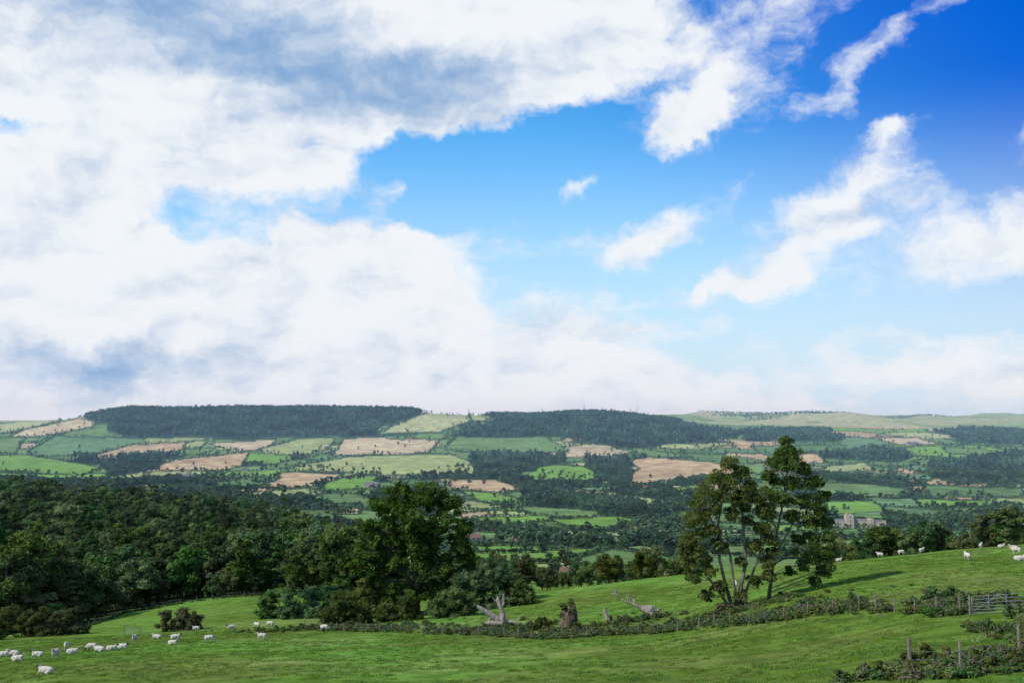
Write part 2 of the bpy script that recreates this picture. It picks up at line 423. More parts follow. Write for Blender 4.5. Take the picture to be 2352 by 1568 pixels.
def gen_tree(h, R, nc, nl, s, seed, low=.22, trunk=.35, conifer=False):
    random.seed(seed); mb = MB()
    V, Fc = tube([(0,0,-1.5),(0.1,0,h*.2),(random.uniform(-.3,.3),0,h*.45),(0,0,h*.8)], [trunk*1.3, trunk, trunk*.7, .05], 6)
    mb.add(V, Fc, 0, True)
    if conifer:
        for k in range(nc):
            t = k/(nc-1); z = h*(low*.5 + (1-low*.5)*t); rr = R*(1-t)**.8 + .25
            na = max(3, int(7*(1-t))+2)
            for a in range(na):
                an = random.uniform(0, 6.28); q = rr*random.uniform(.4, .9)
                clump(mb, (math.cos(an)*q, math.sin(an)*q, z-.3*q), rr*.33+.25, nl, s, .5, .5)
        return mb
    cz = h*(low + (1-low)/2); hz = h*(1-low)/2
    for k in range(nc):
        u1 = unit(1)[0]; q = random.uniform(.35, .8)
        if k < nc*.2: q *= .4
        c = np.array([u1[0]*R*q, u1[1]*R*q, cz + u1[2]*hz*q])
        w = 1 - .35*max(0, u1[2])
        r = R*random.uniform(.26, .42)*w
        clump(mb, c, r, nl, s, .66)
        if k % 3 == 0:
            V, Fc = tube(bend((0,0,h*random.uniform(.2,.45)), c, 4), [trunk*.5, trunk*.35, trunk*.2, .03], 4, False)
            mb.add(V, Fc, 0, True)
    return mb

def src(name, items):
    c = bpy.data.collections.new(name)
    for i, (nm, mb, mats) in enumerate(items):
        ob = bpy.data.objects.new(nm + '_%02d' % i, mb.mesh(nm, mats)); c.objects.link(ob)
    return c
def scatter(name, coll, pts, scl, rotz, idx, tilt=None):
    n = len(pts)
    me = bpy.data.meshes.new(name); me.from_pydata(np.asarray(pts).tolist(), [], [])
    a = me.attributes.new('scl', 'FLOAT_VECTOR', 'POINT'); a.data.foreach_set('vector', np.asarray(scl, dtype=np.float32).ravel())
    rr = np.zeros((n, 3), np.float32); rr[:, 2] = rotz
    if tilt is not None: rr[:, :2] = tilt
    a = me.attributes.new('rot', 'FLOAT_VECTOR', 'POINT'); a.data.foreach_set('vector', rr.ravel())
    a = me.attributes.new('idx', 'INT', 'POINT'); a.data.foreach_set('value', np.asarray(idx, dtype=np.int32))
    ob = bpy.data.objects.new(name, me); link(ob)
    ng = bpy.data.node_groups.new(name + '_scatter', 'GeometryNodeTree')
    ng.interface.new_socket(name='Geometry', in_out='INPUT', socket_type='NodeSocketGeometry')
    ng.interface.new_socket(name='Geometry', in_out='OUTPUT', socket_type='NodeSocketGeometry')
    gi = ng.nodes.new('NodeGroupInput'); go = ng.nodes.new('NodeGroupOutput')
    ci = ng.nodes.new('GeometryNodeCollectionInfo')
    ci.inputs['Collection'].default_value = coll
    ci.inputs['Separate Children'].default_value = True; ci.inputs['Reset Children'].default_value = True
    ip = ng.nodes.new('GeometryNodeInstanceOnPoints'); ip.inputs['Pick Instance'].default_value = True
    def na(nm, t):
        x = ng.nodes.new('GeometryNodeInputNamedAttribute'); x.data_type = t; x.inputs['Name'].default_value = nm
        return [o for o in x.outputs if o.enabled and o.name == 'Attribute'][0]
    ng.links.new(gi.outputs[0], ip.inputs['Points']); ng.links.new(ci.outputs[0], ip.inputs['Instance'])
    ng.links.new(na('idx', 'INT'), ip.inputs['Instance Index'])
    ng.links.new(na('rot', 'FLOAT_VECTOR'), ip.inputs['Rotation'])
    ng.links.new(na('scl', 'FLOAT_VECTOR'), ip.inputs['Scale'])
    ng.links.new(ip.outputs[0], go.inputs[0])
    md = ob.modifiers.new('scatter', 'NODES'); md.node_group = ng
    return ob

# ------------------------------------------------------------------ ground
me = bpy.data.meshes.new('ground')
nv = ND*NU
me.vertices.add(nv); me.vertices.foreach_set('co', np.stack([XX, YY, ZZ], -1).astype(np.float32).ravel())
ii, jj = np.meshgrid(np.arange(ND-1), np.arange(NU-1), indexing='ij')
q = np.stack([ii*NU+jj, ii*NU+jj+1, (ii+1)*NU+jj+1, (ii+1)*NU+jj], -1).reshape(-1, 4)
nf = len(q)
me.loops.add(nf*4); me.loops.foreach_set('vertex_index', q.astype(np.int32).ravel())
me.polygons.add(nf); me.polygons.foreach_set('loop_start', (np.arange(nf)*4).astype(np.int32))
me.update(calc_edges=True); me.validate()
me.polygons.foreach_set('use_smooth', np.ones(nf, bool))
ca = me.color_attributes.new('field_colour', 'FLOAT_COLOR', 'POINT')
ca.data.foreach_set('color', np.concatenate([np.clip(col, 0, 1), np.ones((ND, NU, 1))], -1).astype(np.float32).ravel())
m, nt = mat_new('fields_and_pasture')
tc = nd(nt, 'ShaderNodeTexCoord'); ob_ = tc.outputs['Object']
at_ = nd(nt, 'ShaderNodeAttribute', attribute_name='field_colour')
n1 = noise(nt, ob_, 3.2, 4, .7, dim='2D'); n2 = noise(nt, ob_, .35, 4, .6, dim='2D'); n3 = noise(nt, ob_, .03, 4, .6, dim='2D')
f = M(nt, 'MULTIPLY', smooth(nt, n1.outputs[0], .25, .75, .72, 1.28), smooth(nt, n2.outputs[0], .25, .75, .70, 1.30))
f = M(nt, 'MULTIPLY', f, smooth(nt, n3.outputs[0], .3, .7, .78, 1.22))
hs = nd(nt, 'ShaderNodeHueSaturation'); nt.links.new(at_.outputs[0], hs.inputs['Color']); nt.links.new(f, hs.inputs['Value'])
setin(nt, hs, 0, smooth(nt, n3.outputs[0], .3, .7, .485, .512))
bp = nd(nt, 'ShaderNodeBump'); bp.inputs['Strength'].default_value = .5; bp.inputs['Distance'].default_value = .08
nt.links.new(n1.outputs[0], bp.inputs['Height'])
d = nd(nt, 'ShaderNodeBsdfDiffuse'); nt.links.new(hs.outputs[0], d.inputs[0]); nt.links.new(bp.outputs[0], d.inputs['Normal'])
out(nt, d.outputs[0]); me.materials.append(m)
link(bpy.data.objects.new('ground', me))

# ------------------------------------------------------------------ tree models for masses
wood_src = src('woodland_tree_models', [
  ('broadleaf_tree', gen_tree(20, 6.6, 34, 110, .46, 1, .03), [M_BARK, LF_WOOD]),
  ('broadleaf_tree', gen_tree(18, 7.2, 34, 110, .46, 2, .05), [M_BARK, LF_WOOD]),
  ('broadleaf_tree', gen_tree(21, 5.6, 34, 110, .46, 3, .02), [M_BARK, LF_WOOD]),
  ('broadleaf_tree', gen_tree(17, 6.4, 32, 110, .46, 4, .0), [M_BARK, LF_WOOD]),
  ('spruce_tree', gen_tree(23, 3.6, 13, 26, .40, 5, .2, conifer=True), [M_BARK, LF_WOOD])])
mid_src = src('hillside_tree_models', [
  ('hillside_tree', gen_tree(10, 4.0, 26, 110, .27, 11, .03, .2), [M_BARK, LF_MID]),
  ('hillside_tree', gen_tree(10, 4.8, 26, 110, .27, 12, .02, .2), [M_BARK, LF_MID]),
  ('hillside_tree', gen_tree(11, 3.4, 26, 110, .27, 13, .06, .2), [M_BARK, LF_MID]),
  ('hillside_tree', gen_tree(8, 4.5, 24, 110, .27, 14, .0, .2), [M_BARK, LF_MID])])
far_src = src('valley_tree_models', [
  ('valley_tree', gen_tree(12, 4.8, 11, 32, .75, 21, .02, .3), [M_BARK, LF_FAR]),
  ('valley_tree', gen_tree(11, 5.4, 11, 32, .75, 22, .0, .3), [M_BARK, LF_FAR]),
  ('valley_tree', gen_tree(13, 4.2, 11, 32, .75, 23, .03, .3), [M_BARK, LF_FAR])])
ridge_src = src('ridge_tree_models', [
  ('ridge_tree', gen_tree(13, 5.8, 7, 18, 1.2, 31, .0, .3), [M_BARK, LF_RIDGE]),
  ('ridge_tree', gen_tree(12, 6.4, 7, 18, 1.2, 32, .0, .3), [M_BARK, LF_RIDGE]),
  ('ridge_tree', gen_tree(14, 5.2, 7, 18, 1.2, 33, .0, .3), [M_BARK, LF_RIDGE])])

dY = np.gradient(DF)[:, None]; du = uF[1]-uF[0]
AREA = YY*du*dY
def sample(mask, per, seed=0, pad=1.0):
    lam = np.where(mask, AREA/per, 0)
    n = rng.poisson(lam); i, j = np.nonzero(n)
    i = np.repeat(i, n[n > 0]); j = np.repeat(j, n[n > 0])
    li = lD[i] + rng.uniform(-.5, .5, len(i))*(lD[1]-lD[0])*pad
    y = np.exp(li); x = (uF[j] + rng.uniform(-.5, .5, len(i))*du*pad)*y
    return np.stack([x, y, gz(x, y)], 1)
def put(name, coll, P, smin, smax, nvar, zs=(.85, 1.15), sink=.3, w=None):
    n = len(P); s = rng.uniform(smin, smax, n)
    P = P.copy(); P[:, 2] -= sink
    sc = np.stack([s, s, s*rng.uniform(zs[0], zs[1], n)], 1)
    return scatter(name, coll, P, sc, rng.uniform(0, 6.28, n), rng.choice(nvar, n, p=w))

# near left woodland
clear = (PXc < 235) & (YY > 545) & (YY < 625)
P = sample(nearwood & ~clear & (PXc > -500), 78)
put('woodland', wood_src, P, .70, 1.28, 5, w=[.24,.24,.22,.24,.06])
P = sample(nearwood & (YY < front + 14) & (PXc > -300), 34)
put('woodland_edge', mid_src, P, .5, 1.1, 4)
# hillside trees to right and centre
m = (PXc > 1060) & (PXc < 1640) & (YY > 225) & (YY < 400); P1 = sample(m, 160)
m = (PXc > 900) & (PXc < 1100) & (YY > 230) & (YY < 420); P2 = sample(m, 100)
m = (PXc > 1860) & (PXc < 2900) & (YY > 222) & (YY < 400); P3 = sample(m, 60)
m = (PXc > 900) & (PXc < 2900) & (YY > 400) & (YY < 650) & (fbm(XX/60, YY/60, 41, 2) > .25); P4 = sample(m, 130)
put('hillside_trees', mid_src, np.concatenate([P1, P2, P4]), .5, 1.0, 4)
put('hillside_trees', mid_src, P3, .6, 1.15, 4)
# valley woods and hedges
pf = inpoly([(1925,1225),(1925,1170),(2030,1170),(2030,1225)], PXg, PYg) & (YY > 700) & (YY < 1400)
mfar = wood & (YY > 650) & ~pf
P = sample(mfar & (YY < 2400), 90); put('valley_woodland', far_src, P, .6, 1.25, 3)
P = sample(mfar & (YY >= 2400) & (YY < 4800), 150); put('distant_woodland', ridge_src, P, .65, 1.65, 3)
e &= ~pf
hn = fbm(XX/90, YY/90, 51, 2)
ii, jj = np.nonzero(e & (hn > -.55))
y = np.exp(lD[ii] + rng.uniform(-.5, .5, len(ii))*(lD[1]-lD[0])); x = (uF[jj]+rng.uniform(-.5, .5, len(ii))*du)*y
P = np.stack([x, y, gz(x, y)], 1)
big = rng.random(len(P)) < np.where(fbm(x/70, y/70, 61, 2) > .10, .48, .06)
nr = P[:, 1] < 2400
for nm, cl, sel in (('hedgerow', far_src, nr), ('distant_hedgerow', ridge_src, ~nr)):
    Ps = P[sel & ~big]; n = len(Ps)
    s = rng.uniform(.25, .48, n)
    scatter(nm, cl, Ps, np.stack([s*1.4, s*1.4, s*.85], 1), rng.uniform(0, 6.28, n), rng.integers(0, 3, n))
    put(nm + '_trees', cl, P[sel & big], .55, 1.05, 3)
m = ~wood & (YY > 650) & (YY < 2400) & ~pf; put('field_trees', far_src, sample(m & (fbm(XX/110, YY/110, 71, 2) > .2), 1300), .6, 1.1, 3)
m = ~wood & (YY > 2400) & (YY < 4700); put('distant_field_trees', ridge_src, sample(m & (fbm(XX/200, YY/200, 75, 2) > .12), 8000), .7, 1.2, 3)
m = (YY > 3900) & (YY < 7500) & (fbm(XX/500, YY/900, 77, 3) > .30) & (uF[None, :] > .1); put('distant_copse', ridge_src, sample(m, 900), .8, 1.2, 3)

# ------------------------------------------------------------------ hero trees
def blob_tree(name, base, blobs, trunks, leaf, nl, mats, limb=.2, nsub=9, subr=.42, core=.35, yj=.55, seed=1, flat=.8):
    """trunks: list of polylines [(x,y,z,r)...]; blobs: (x,z,r)"""
    random.seed(seed); mb = MB(); tp = []
    for t in trunks:
        V, Fc = tube([p[:3] for p in t], [p[3] for p in t], 9, True, .08); mb.add(V, Fc, 0, True)
        for a, b in zip(t[:-1], t[1:]):
            for k in range(5):
                w = k/5; tp.append([a[i]*(1-w)+b[i]*w for i in range(4)])
    for (bx, bz, br) in blobs:
        for yy in ((0,) if br < .5 else (-yj*br*1.3, yj*br*1.3)):
            c = Vector((bx+random.uniform(-.2,.2)*br, yy + random.uniform(-.4,.4)*br, bz+random.uniform(-.15,.15)*br))
            cand = [p for p in tp if p[2] < c.z*.92 + .2] or tp[:2]
            p = min(cand, key=lambda p: (p[0]-c.x)**2 + (p[1]-c.y)**2 + ((c.z-p[2]) - .55*math.hypot(p[0]-c.x, c.y))**2*.8)
            r0 = min(p[3]*.7, limb*(.5 + br/4))
            pts = bend(p[:3], c, 6, .13)
            V, Fc = tube(pts, [r0*(1-.8*i/5) for i in range(6)], 6, False); mb.add(V, Fc, 0, True)
            for k in range(nsub):
                u1 = unit(1)[0]; q = random.uniform(.5, 1.0)
                sc = c + Vector(u1)*br*q*.85; sc.z = c.z + (sc.z-c.z)*.9
                st = pts[random.randint(3, 5)]
                V, Fc = tube(bend(st, sc, 4, .15), [r0*.3, r0*.2, r0*.12, .012], 4, False); mb.add(V, Fc, 0, True)
                clump(mb, sc, br*subr*random.uniform(.7, 1.25), int(nl*random.uniform(.6, 1.3)), leaf, core, flat)
    return mb.obj(name, mats, base)

bx, by, bzz = at(955, 178)
o_ = blob_tree('oak_tree', (bx, by, bzz-.2),
  [(.3,17.4,2.6),(-2.6,17.0,2.3),(3.2,16.8,2.4),(-5.2,15.2,2.2),(5.6,15.0,2.3),(0,14.6,3.),(-3,13.2,2.6),(3.4,13.0,2.6),
   (-6.8,12.2,1.9),(7.0,12.4,1.9),(-5.6,9.8,2.2),(6.4,9.9,2.0),(-8.2,8.4,1.9),(-9.2,6.4,1.6),(7.8,8.2,1.7),(8.2,6.2,1.5),(0,12,2.4),(-2.5,10.6,2.0),(3.0,10.2,2.0),
   (-5.8,6.8,2.1),(-6.8,4.9,1.6),(0,9.8,2.2),(4.2,7.0,2.),(1.6,6.4,1.9),(-2.4,7.2,2.),(-3.2,4.2,1.7),(5.4,4.2,1.7),(2.4,3.4,1.8),(-.4,2.6,1.6),(3.8,1.7,1.4),(-2.5,1.8,1.4),(-5,2.6,1.4),(6.6,2.6,1.2),(1.4,8.2,1.9),(.6,11.0,2.0)],
  [[(0,0,-.6,.9),(.1,0,1.5,.65),(.3,0,4,.55),(-.2,.2,7,.45),(-.6,.2,10.5,.3),(-.2,0,15,.12)],
   [(.2,0,3.4,.4),(1.6,.3,6,.34),(3.0,.2,9,.26),(3.8,0,13,.12)],
   [(.1,0,3.8,.38),(-1.8,-.3,6,.3),(-3.8,-.2,8.4,.24),(-5,0,12,.1)],
   [(.2,0,5.0,.3),(2.6,-.6,6.8,.22),(5.6,-.4,8.2,.12)]],
  .20, 70, [M_BARK, LF_OAK], .26, 11, .42, .5, seed=3)
o_.scale = (1.13, 1.13, 1.22)
bx, by, bzz = at(1688, 113)
o_ = blob_tree('ash_tree', (bx, by, bzz-.2),
  [(-.4,12.8,.8),(.6,12.0,.8),(-1.7,11.6,.9),(-.5,11.2,1.),(1.3,10.8,.8),(-2.6,10.6,1.),(-1.2,10.0,1.),(.6,10.0,.8),(-3.4,9.2,1.),(-1.9,8.9,.8),(2.1,9.6,.8),(2.8,8.4,.8),
   (-4.0,7.8,1.),(-2.2,7.0,.7),(-4.4,6.2,.9),(-3.4,5.0,.8),(-4.5,4.2,.9),(-3.9,2.8,.8),(-.4,8.4,.7),(1.2,7.8,.6),(-1.1,5.4,.5),(1.9,5.6,.7),(.4,4.2,.5),(2.9,4.2,.7),(-2.3,3.4,.6),(-1.6,1.9,.7),(1.8,2.6,.6),(.4,1.4,.6),(-2.9,1.2,.6),
   (-2.8,4.4,.5),(-1.9,5.8,.5),(2.5,7.0,.7),(1.0,9.0,.5),(-3.2,6.6,.7),(-3.0,8.2,.7),(.1,9.4,.6),(3.3,6.2,.7),(3.1,3.0,.6),(-4.8,5.2,.6),(3.2,9.0,.5),(3.4,5.0,.6)],
  [[(0,0,-.4,.28),(.3,0,1.5,.2),(.9,0,4,.16),(.8,.1,7,.13),(.6,0,10,.08),(.4,0,12.2,.03)],
   [(-.2,.1,-.3,.22),(-.9,.2,2,.16),(-1.5,.1,4.5,.14),(-1.6,0,7.5,.11),(-1.2,0,10,.07),(-.6,0,12.6,.03)],
   [(.1,-.1,-.3,.2),(-.2,-.2,2,.14),(-.6,-.3,5,.12),(-2.3,-.2,8,.08),(-2.8,0,10.4,.04)],
   [(-.3,0,-.2,.16),(-1.6,-.2,1.6,.12),(-3,-.1,3.4,.08),(-3.8,0,6,.04)],
   [(.3,.1,0,.16),(1.2,.3,2.2,.12),(2.3,.2,5,.09),(2.6,.1,8.6,.04)]],
  .115, 58, [M_BARKL, LF_ASH], .07, 10, .54, .12, seed=8)
o_.scale = (1.2, 1.2, 1.26)
bx, by, bzz = at(1764, 115)
o_ = blob_tree('ash_tree', (bx, by, bzz-.2),
  [(1.8,14.2,.6),(1.5,13.2,.8),(2.5,13.0,.8),(.9,12.0,.9),(2.4,11.8,1.),(3.5,11.6,.8),(.7,10.7,.8),(2.2,10.5,.9),(3.7,10.3,1.),(4.7,10.5,.7),(1.5,9.0,.8),(3.0,8.8,.9),(4.4,8.8,.9),
   (2.2,7.4,.7),(3.7,7.0,.9),(5.2,6.9,.8),(5.7,5.6,.8),(4.2,5.4,.8),(3.0,5.4,.6),(5.5,4.0,.8),(4.0,3.8,.8),(5.1,2.6,.7),(3.2,3.0,.6),(4.5,1.6,.6),(2.4,4.4,.4),(.0,7.6,.6),(1.9,2.6,.5),(5.8,3.0,.5),
   (.3,9.4,.8),(4.9,7.8,.7),(1.6,12.8,.7),(-.5,8.4,.6),(-.2,6.0,.5),(5.5,9.2,.6),(.0,11.2,.6)],
  [[(-.2,0,-.4,.22),(.1,0,1.5,.17),(.5,0,4,.14),(.8,0,6,.12),(1.5,0,9,.09),(1.9,0,12,.05),(1.8,0,14.2,.02)],
   [(.6,0,4.2,.09),(2.0,.2,6.2,.07),(3.4,.1,8.6,.04)],
   [(.4,0,3.2,.08),(2.2,-.1,4.3,.06),(4.4,0,4.6,.035)]],
  .115, 56, [M_BARKL, LF_ASH], .06, 10, .54, .12, seed=18)
o_.scale = (1.2, 1.2, 1.26)

def bush(name, px, d, w, h, leafm, seed, leaf=.16, nl=60, dens=1.):
    random.seed(seed)
    n = max(7, int(9*dens*w/max(h, 1)))
    bl = []
    for k in range(n):
        x = random.uniform(-.5, .5)*w*.85; e_ = math.sqrt(max(0, 1-(x/(w*.5))**2))
        z = h*random.uniform(.0, .74)*e_+.10*h
        bl.append((x, z, min(w, h)*random.uniform(.18, .27)))
    for k in range(4): bl.append(((k-1.5)*w*.24, h*.16, min(w, h)*.24))
    x, y, z = at(px, d)
    return blob_tree(name, (x, y, z-.1), bl, [[(0,0,-.3,.12),(.1,0,h*.3,.08),(0,0,h*.6,.04)]], leaf, nl, [M_BARK, leafm], .06, 6, .5, .6, seed=seed)
bush('hawthorn_bush', 418, 172, 7.6, 4.4, LF_BROWN, 41)
bush('hawthorn_bush', 60, 186, 11, 7.0, LF_BROWN, 42)
bush('hawthorn_bush', 168, 192, 7.5, 5.6, LF_BROWN, 43)
bush('hawthorn_bush', -20, 176, 6, 4.5, LF_BUSH, 44)
bush('elder_bush', 645, 192, 8, 6.0, LF_BUSH, 45)
bush('elder_bush', 700, 186, 8, 5.6, LF_MID, 46)
bush('elder_bush', 745, 190, 8, 7.6, LF_MID, 60)
bush('hawthorn_bush', 800, 160, 8.0, 6.0, LF_BUSH, 47)
bush('elder_bush', 860, 176, 9, 7.5, LF_MID, 48)
bush('willow_bush', 1112, 172, 12, 10.4, LF_MID, 49)
bush('willow_bush', 1040, 158, 7, 6.0, LF_BUSH, 50)
bush('elder_bush', 1190, 170, 5.5, 5., LF_BUSH, 51)
bush('elder_bush', 1240, 126, 3., 1.7, LF_BUSH, 52)
bush('hawthorn_bush', 920, 160, 7, 4.5, LF_OAK, 53)
bush('bramble_bush', 2120, 41, 2.0, 1.2, LF_BUSH, 54, .07, 60)
bush('bramble_bush', 2370, 46, 1.8, 1.9, LF_BUSH, 55, .07, 60)
bush('hawthorn_bush', 1690, 110, 5.0, 1.6, LF_BROWN, 57, .1)
bush('elder_bush', 2160, 78, 3.2, 1.6, LF_BUSH, 58, .09)
bush('elder_bush', 1305, 117, 2.0, 4.4, LF_BROWN, 59, .1, 24)

# ------------------------------------------------------------------ dead wood
def dead(name, px, d, tubes, mat, n=9, rough=.12):
    mb = MB()
    for pts in tubes:
        P_ = [(p[0], p[1], p[2]) for p in pts]; V, Fc = tube(P_, [p[3] for p in pts], n, True, rough); mb.add(V, Fc, 0, False)
    x, y, z = at(px, d); return mb.obj(name, [mat], (x, y, z))
dead('fallen_tree_trunk', 1150, 134, [
  [(-3.1,0,2.7,.20),(-2.4,0,2.3,.30),(-1.2,.1,1.5,.38),(0,.1,.7,.45),(1.2,0,.5,.42),(2.2,-.1,.6,.22)],
  [(.2,0,.4,.45),(.3,.1,1.6,.38),(.0,.1,2.6,.33),(-.35,.1,3.5,.24),(-.3,.1,4.0,.10)],
  [(.0,.1,2.3,.22),(.45,.2,3.2,.2),(.35,.1,4.1,.12),(.5,.1,4.4,.04)],
  [(-2.3,-.4,.5,.22),(-1.2,-.3,.6,.3),(.4,-.3,.4,.36)],
  [(-1.2,0,1.5,.2),(-1.5,-.2,.9,.15),(-2.0,-.4,.2,.1)],
  [(-.3,.1,3.2,.1),(-.9,.1,3.6,.07),(-1.0,.1,3.9,.03)]], M_DEAD)
dead('tree_stump', 1306, 124, [
  [(0,0,-.3,1.25),(0,0,.5,1.1),(.05,0,1.3,1.0),(0,0,2.0,.95),(.0,0,2.5,.8)],
  [(-.55,0,2.2,.4),(-.6,0,2.9,.2),(-.6,0,3.1,.05)], [(.5,.1,2.2,.4),(.6,.1,2.8,.22),(.7,.1,3.05,.05)],
  [(.1,-.4,2.2,.35),(0,-.4,2.7,.1)], [(1.0,-.2,-.1,.5),(.7,-.1,.9,.25)], [(-1.2,-.3,-.1,.45),(-.7,-.1,1.,.2)]], M_STUMP, 12, .16)
dead('broken_stump', 1391, 127, [[(.3,0,-.2,.36),(.1,0,.7,.3),(-.2,0,1.3,.22),(-.25,0,1.7,.08)], [(.2,0,.3,.2),(.4,.1,1.0,.1)]], M_DEAD)
random.seed(77)
br = [[(.9,0,.3,.6),(.3,.1,.9,.55),(-.4,.1,1.1,.3),(-1.4,0,1.6,.15),(-2.6,0,2.0,.11),(-3.6,0,2.8,.07),(-4.2,0,3.0,.03)],
      [(1.3,.1,.2,.6),(.6,0,1.0,.6),(.1,0,1.2,.3)], [(1.8,.1,.9,.3),(1.5,0,.4,.4),(.8,0,.4,.5)]]
for k in range(11):
    t = random.uniform(-4, -.6); z0 = 1.2 + (-t)*.42
    dx = random.uniform(-.8, .7); br.append([(t,0,z0,.06),(t+dx*.5,.2,z0+.5,.045),(t+dx,.1,z0+random.uniform(.6,1.5),.02)])
for k in range(6):
    an = random.uniform(.2, 2.9); br.append([(1.0,0,.8,.16),(1.0+math.cos(an)*.8,0,.8+math.sin(an)*.5,.1),(1.0+math.cos(an)*1.3,.1,.7+math.sin(an)*.8,.03)])
dead('fallen_dead_branch', 1478, 128, br, M_DEAD, 7, .12)

# ------------------------------------------------------------------ fences and gate
def fence(name, line, gap=3.0, h=1.15, r=.05, wires=(.35, .65, .95), strain=0):
    e = bpy.data.objects.new(name, None); e.empty_display_size = .5
    P_ = [Vector((p[0], p[1], 0)) for p in line]
    e.location = (P_[0].x, P_[0].y, gz1(P_[0].x, P_[0].y)); link(e)
    o = e.location.copy(); pts = []
    for a, b in zip(P_[:-1], P_[1:]):
        n = max(1, round((b-a).length/gap))
        for k in range(n): pts.append(a.lerp(b, k/n))
    pts.append(P_[-1]); mb = MB(); tops = []
    for k, p in enumerate(pts):
        z = gz1(p.x, p.y); hh = h*random.uniform(.92, 1.1); rr = r*random.uniform(.85, 1.2)
        if k % 9 == 4: rr *= 1.5; hh *= 1.12
        lx = random.uniform(-.06, .06)
        V, Fc = tube([(p.x-o.x, p.y-o.y, z-.3-o.z), (p.x-o.x+lx*.5, p.y-o.y, z+hh*.6-o.z), (p.x-o.x+lx, p.y-o.y, z+hh-o.z)], [rr, rr, rr*.92], 7)
        mb.add(V, Fc, 0, False); tops.append((p.x-o.x, p.y-o.y, z-o.z))
    mb.obj('posts', [M_POST], parent=e)
    mb = MB()
    for w in wires:
        for a, b in zip(tops[:-1], tops[1:]):
            V, Fc = tube([(a[0], a[1]-.07, a[2]+w), (b[0], b[1]-.07, b[2]+w)], [.005, .005], 4, False); mb.add(V, Fc, 0)
    mb.obj('wires', [M_WIRE], parent=e)
    return [(t[0]+o.x, t[1]+o.y) for t in tops]
LA = [hit(*p)[:2] for p in [(2206,1412),(1973,1402),(1800,1424),(1605,1442),(1467,1455),(1290,1466),(1100,1458),(900,1450),(790,1450),(700,1440)]]
fl = fence('wire_fence', LA)
LB = [at(x, d)[:2] for x, d in [(2350,62),(2372,54),(2420,44)]]
fence('wire_fence', LB, 2.6, 1.3, .07)
LC = [at(x, d)[:2] for x, d in [(2080,39),(2193,37),(2330,40),(2480,42)]]
fence('wire_fence', LC, 4.0, 1.35, .065)
LW = [at(x, d)[:2] for x, d in [(200,222),(300,258),(420,266),(600,275)]]
fence('wire_fence', LW, 4.0, 1.2, .05)
def gate(name, a, b, h=1.15):
    e = bpy.data.objects.new(name, None); link(e)
    a = Vector((a[0], a[1], gz1(*a)+.08)); b = Vector((b[0], b[1], gz1(*b)+.08)); e.location = a; b = b-a; L_ = b.length
    mb = MB(); z = Vector((0,0,1))
    def bar(p, q, r):
        V, Fc = tube([tuple(p), tuple(q)], [r, r], 6); mb.add(V, Fc, 0, True)
    for k, hh in enumerate([.12,.30,.50,.72,.94,h]): bar(z*hh, b+z*hh, .015)
    for t in (0, .33, .66, 1): bar(b*t+z*.1, b*t+z*h, .015)
    bar(z*.12, b*.5+z*h, .012); bar(b+z*.12, b*.5+z*h, .012)
    mb.obj('bars', [M_STEEL], parent=e)
    mb = MB()
    for t in (-.04, 1.04):
        p = b*t; V, Fc = tube([(p.x, p.y, p.z-.4), (p.x, p.y, p.z+h+.1)], [.065, .06], 8); mb.add(V, Fc, 0)
    mb.obj('gate_posts', [M_POST], parent=e)
gate('field_gate', at(2224,65)[:2], at(2345,63)[:2])
gate('field_gate', at(295,168)[:2], at(330,167)[:2])

# ------------------------------------------------------------------ weeds, grass
def tuft(n, h, spread, w, seed):
    r = np.random.default_rng(seed); V = []; Fc = []
    for k in range(n):
        a = r.uniform(0, 6.28); b = r.uniform(0, 1)**.5*spread; p = np.array([math.cos(a)*b, math.sin(a)*b, -.02])
        l = r.uniform(0, 6.28); ln = r.uniform(.1, .6)*h; hh = h*r.uniform(.5, 1)
        tip = p + np.array([math.cos(l)*ln, math.sin(l)*ln, hh]); md = p + np.array([math.cos(l)*ln*.3, math.sin(l)*ln*.3, hh*.6])
        s = np.array([-math.sin(l), math.cos(l), 0])*w
        i = len(V); V += [p-s, p+s, md+s*.8, md-s*.8, tip]; Fc += [(i, i+1, i+2, i+3), (i+3, i+2, i+4)]
    mb = MB(); mb.add(V, Fc, 0); return mb
grass_src = src('grass_models', [('grass_tuft', tuft(30, .14, .32, .016, s), [LF_GRASS]) for s in range(3)])
weed_src = src('weed_models', [('rough_grass', tuft(44, .75, .50, .018, 11), [LF_WEED]), ('rough_grass', tuft(44, .55, .60, .020, 12), [LF_WEED]),
    ('nettle_clump', gen_tree(.8, .65, 9, 34, .07, 13, .0, .02), [M_BARK, LF_BUSH]), ('nettle_clump', gen_tree(.9, .6, 9, 34, .07, 14, .0, .02), [M_BARK, LF_BUSH]),
    ('nettle_clump', gen_tree(.6, .8, 9, 34, .07, 15, .0, .02), [M_BARK, LF_BROWN])])
m = (YY > 34) & (YY < 165) & (PXc > -60) & (PXc < 2420)
g1 = sample(m & (fbm(XX/5, YY/5, 81, 3) > -.22), .65)
n = len(g1); s = rng.uniform(.5, 1.3, n)
scatter('pasture_grass', grass_src, g1, np.stack([s, s, s*rng.uniform(.5, 1.3, n)], 1), rng.uniform(0, 6.28, n), rng.integers(0, 3, n))
W_ = []
fl_a = np.array(fl)
for a, b in zip(fl_a[:-1], fl_a[1:]):
    dirv = (b-a)/np.linalg.norm(b-a); nrm = np.array([-dirv[1], dirv[0]]); 
    if nrm[1] < 0: nrm = -nrm
    k = rng.poisson(34 * np.clip(1 + 1.8*float(fbm(a[0]/9, a[1]/9, 93, 2)), .25, 2))
    t = rng.uniform(0, 1, k)[:, None]; o = rng.gamma(1.8, 2.2, k)[:, None] - 1.2
    W_.append(a + (b-a)*t + nrm*o)
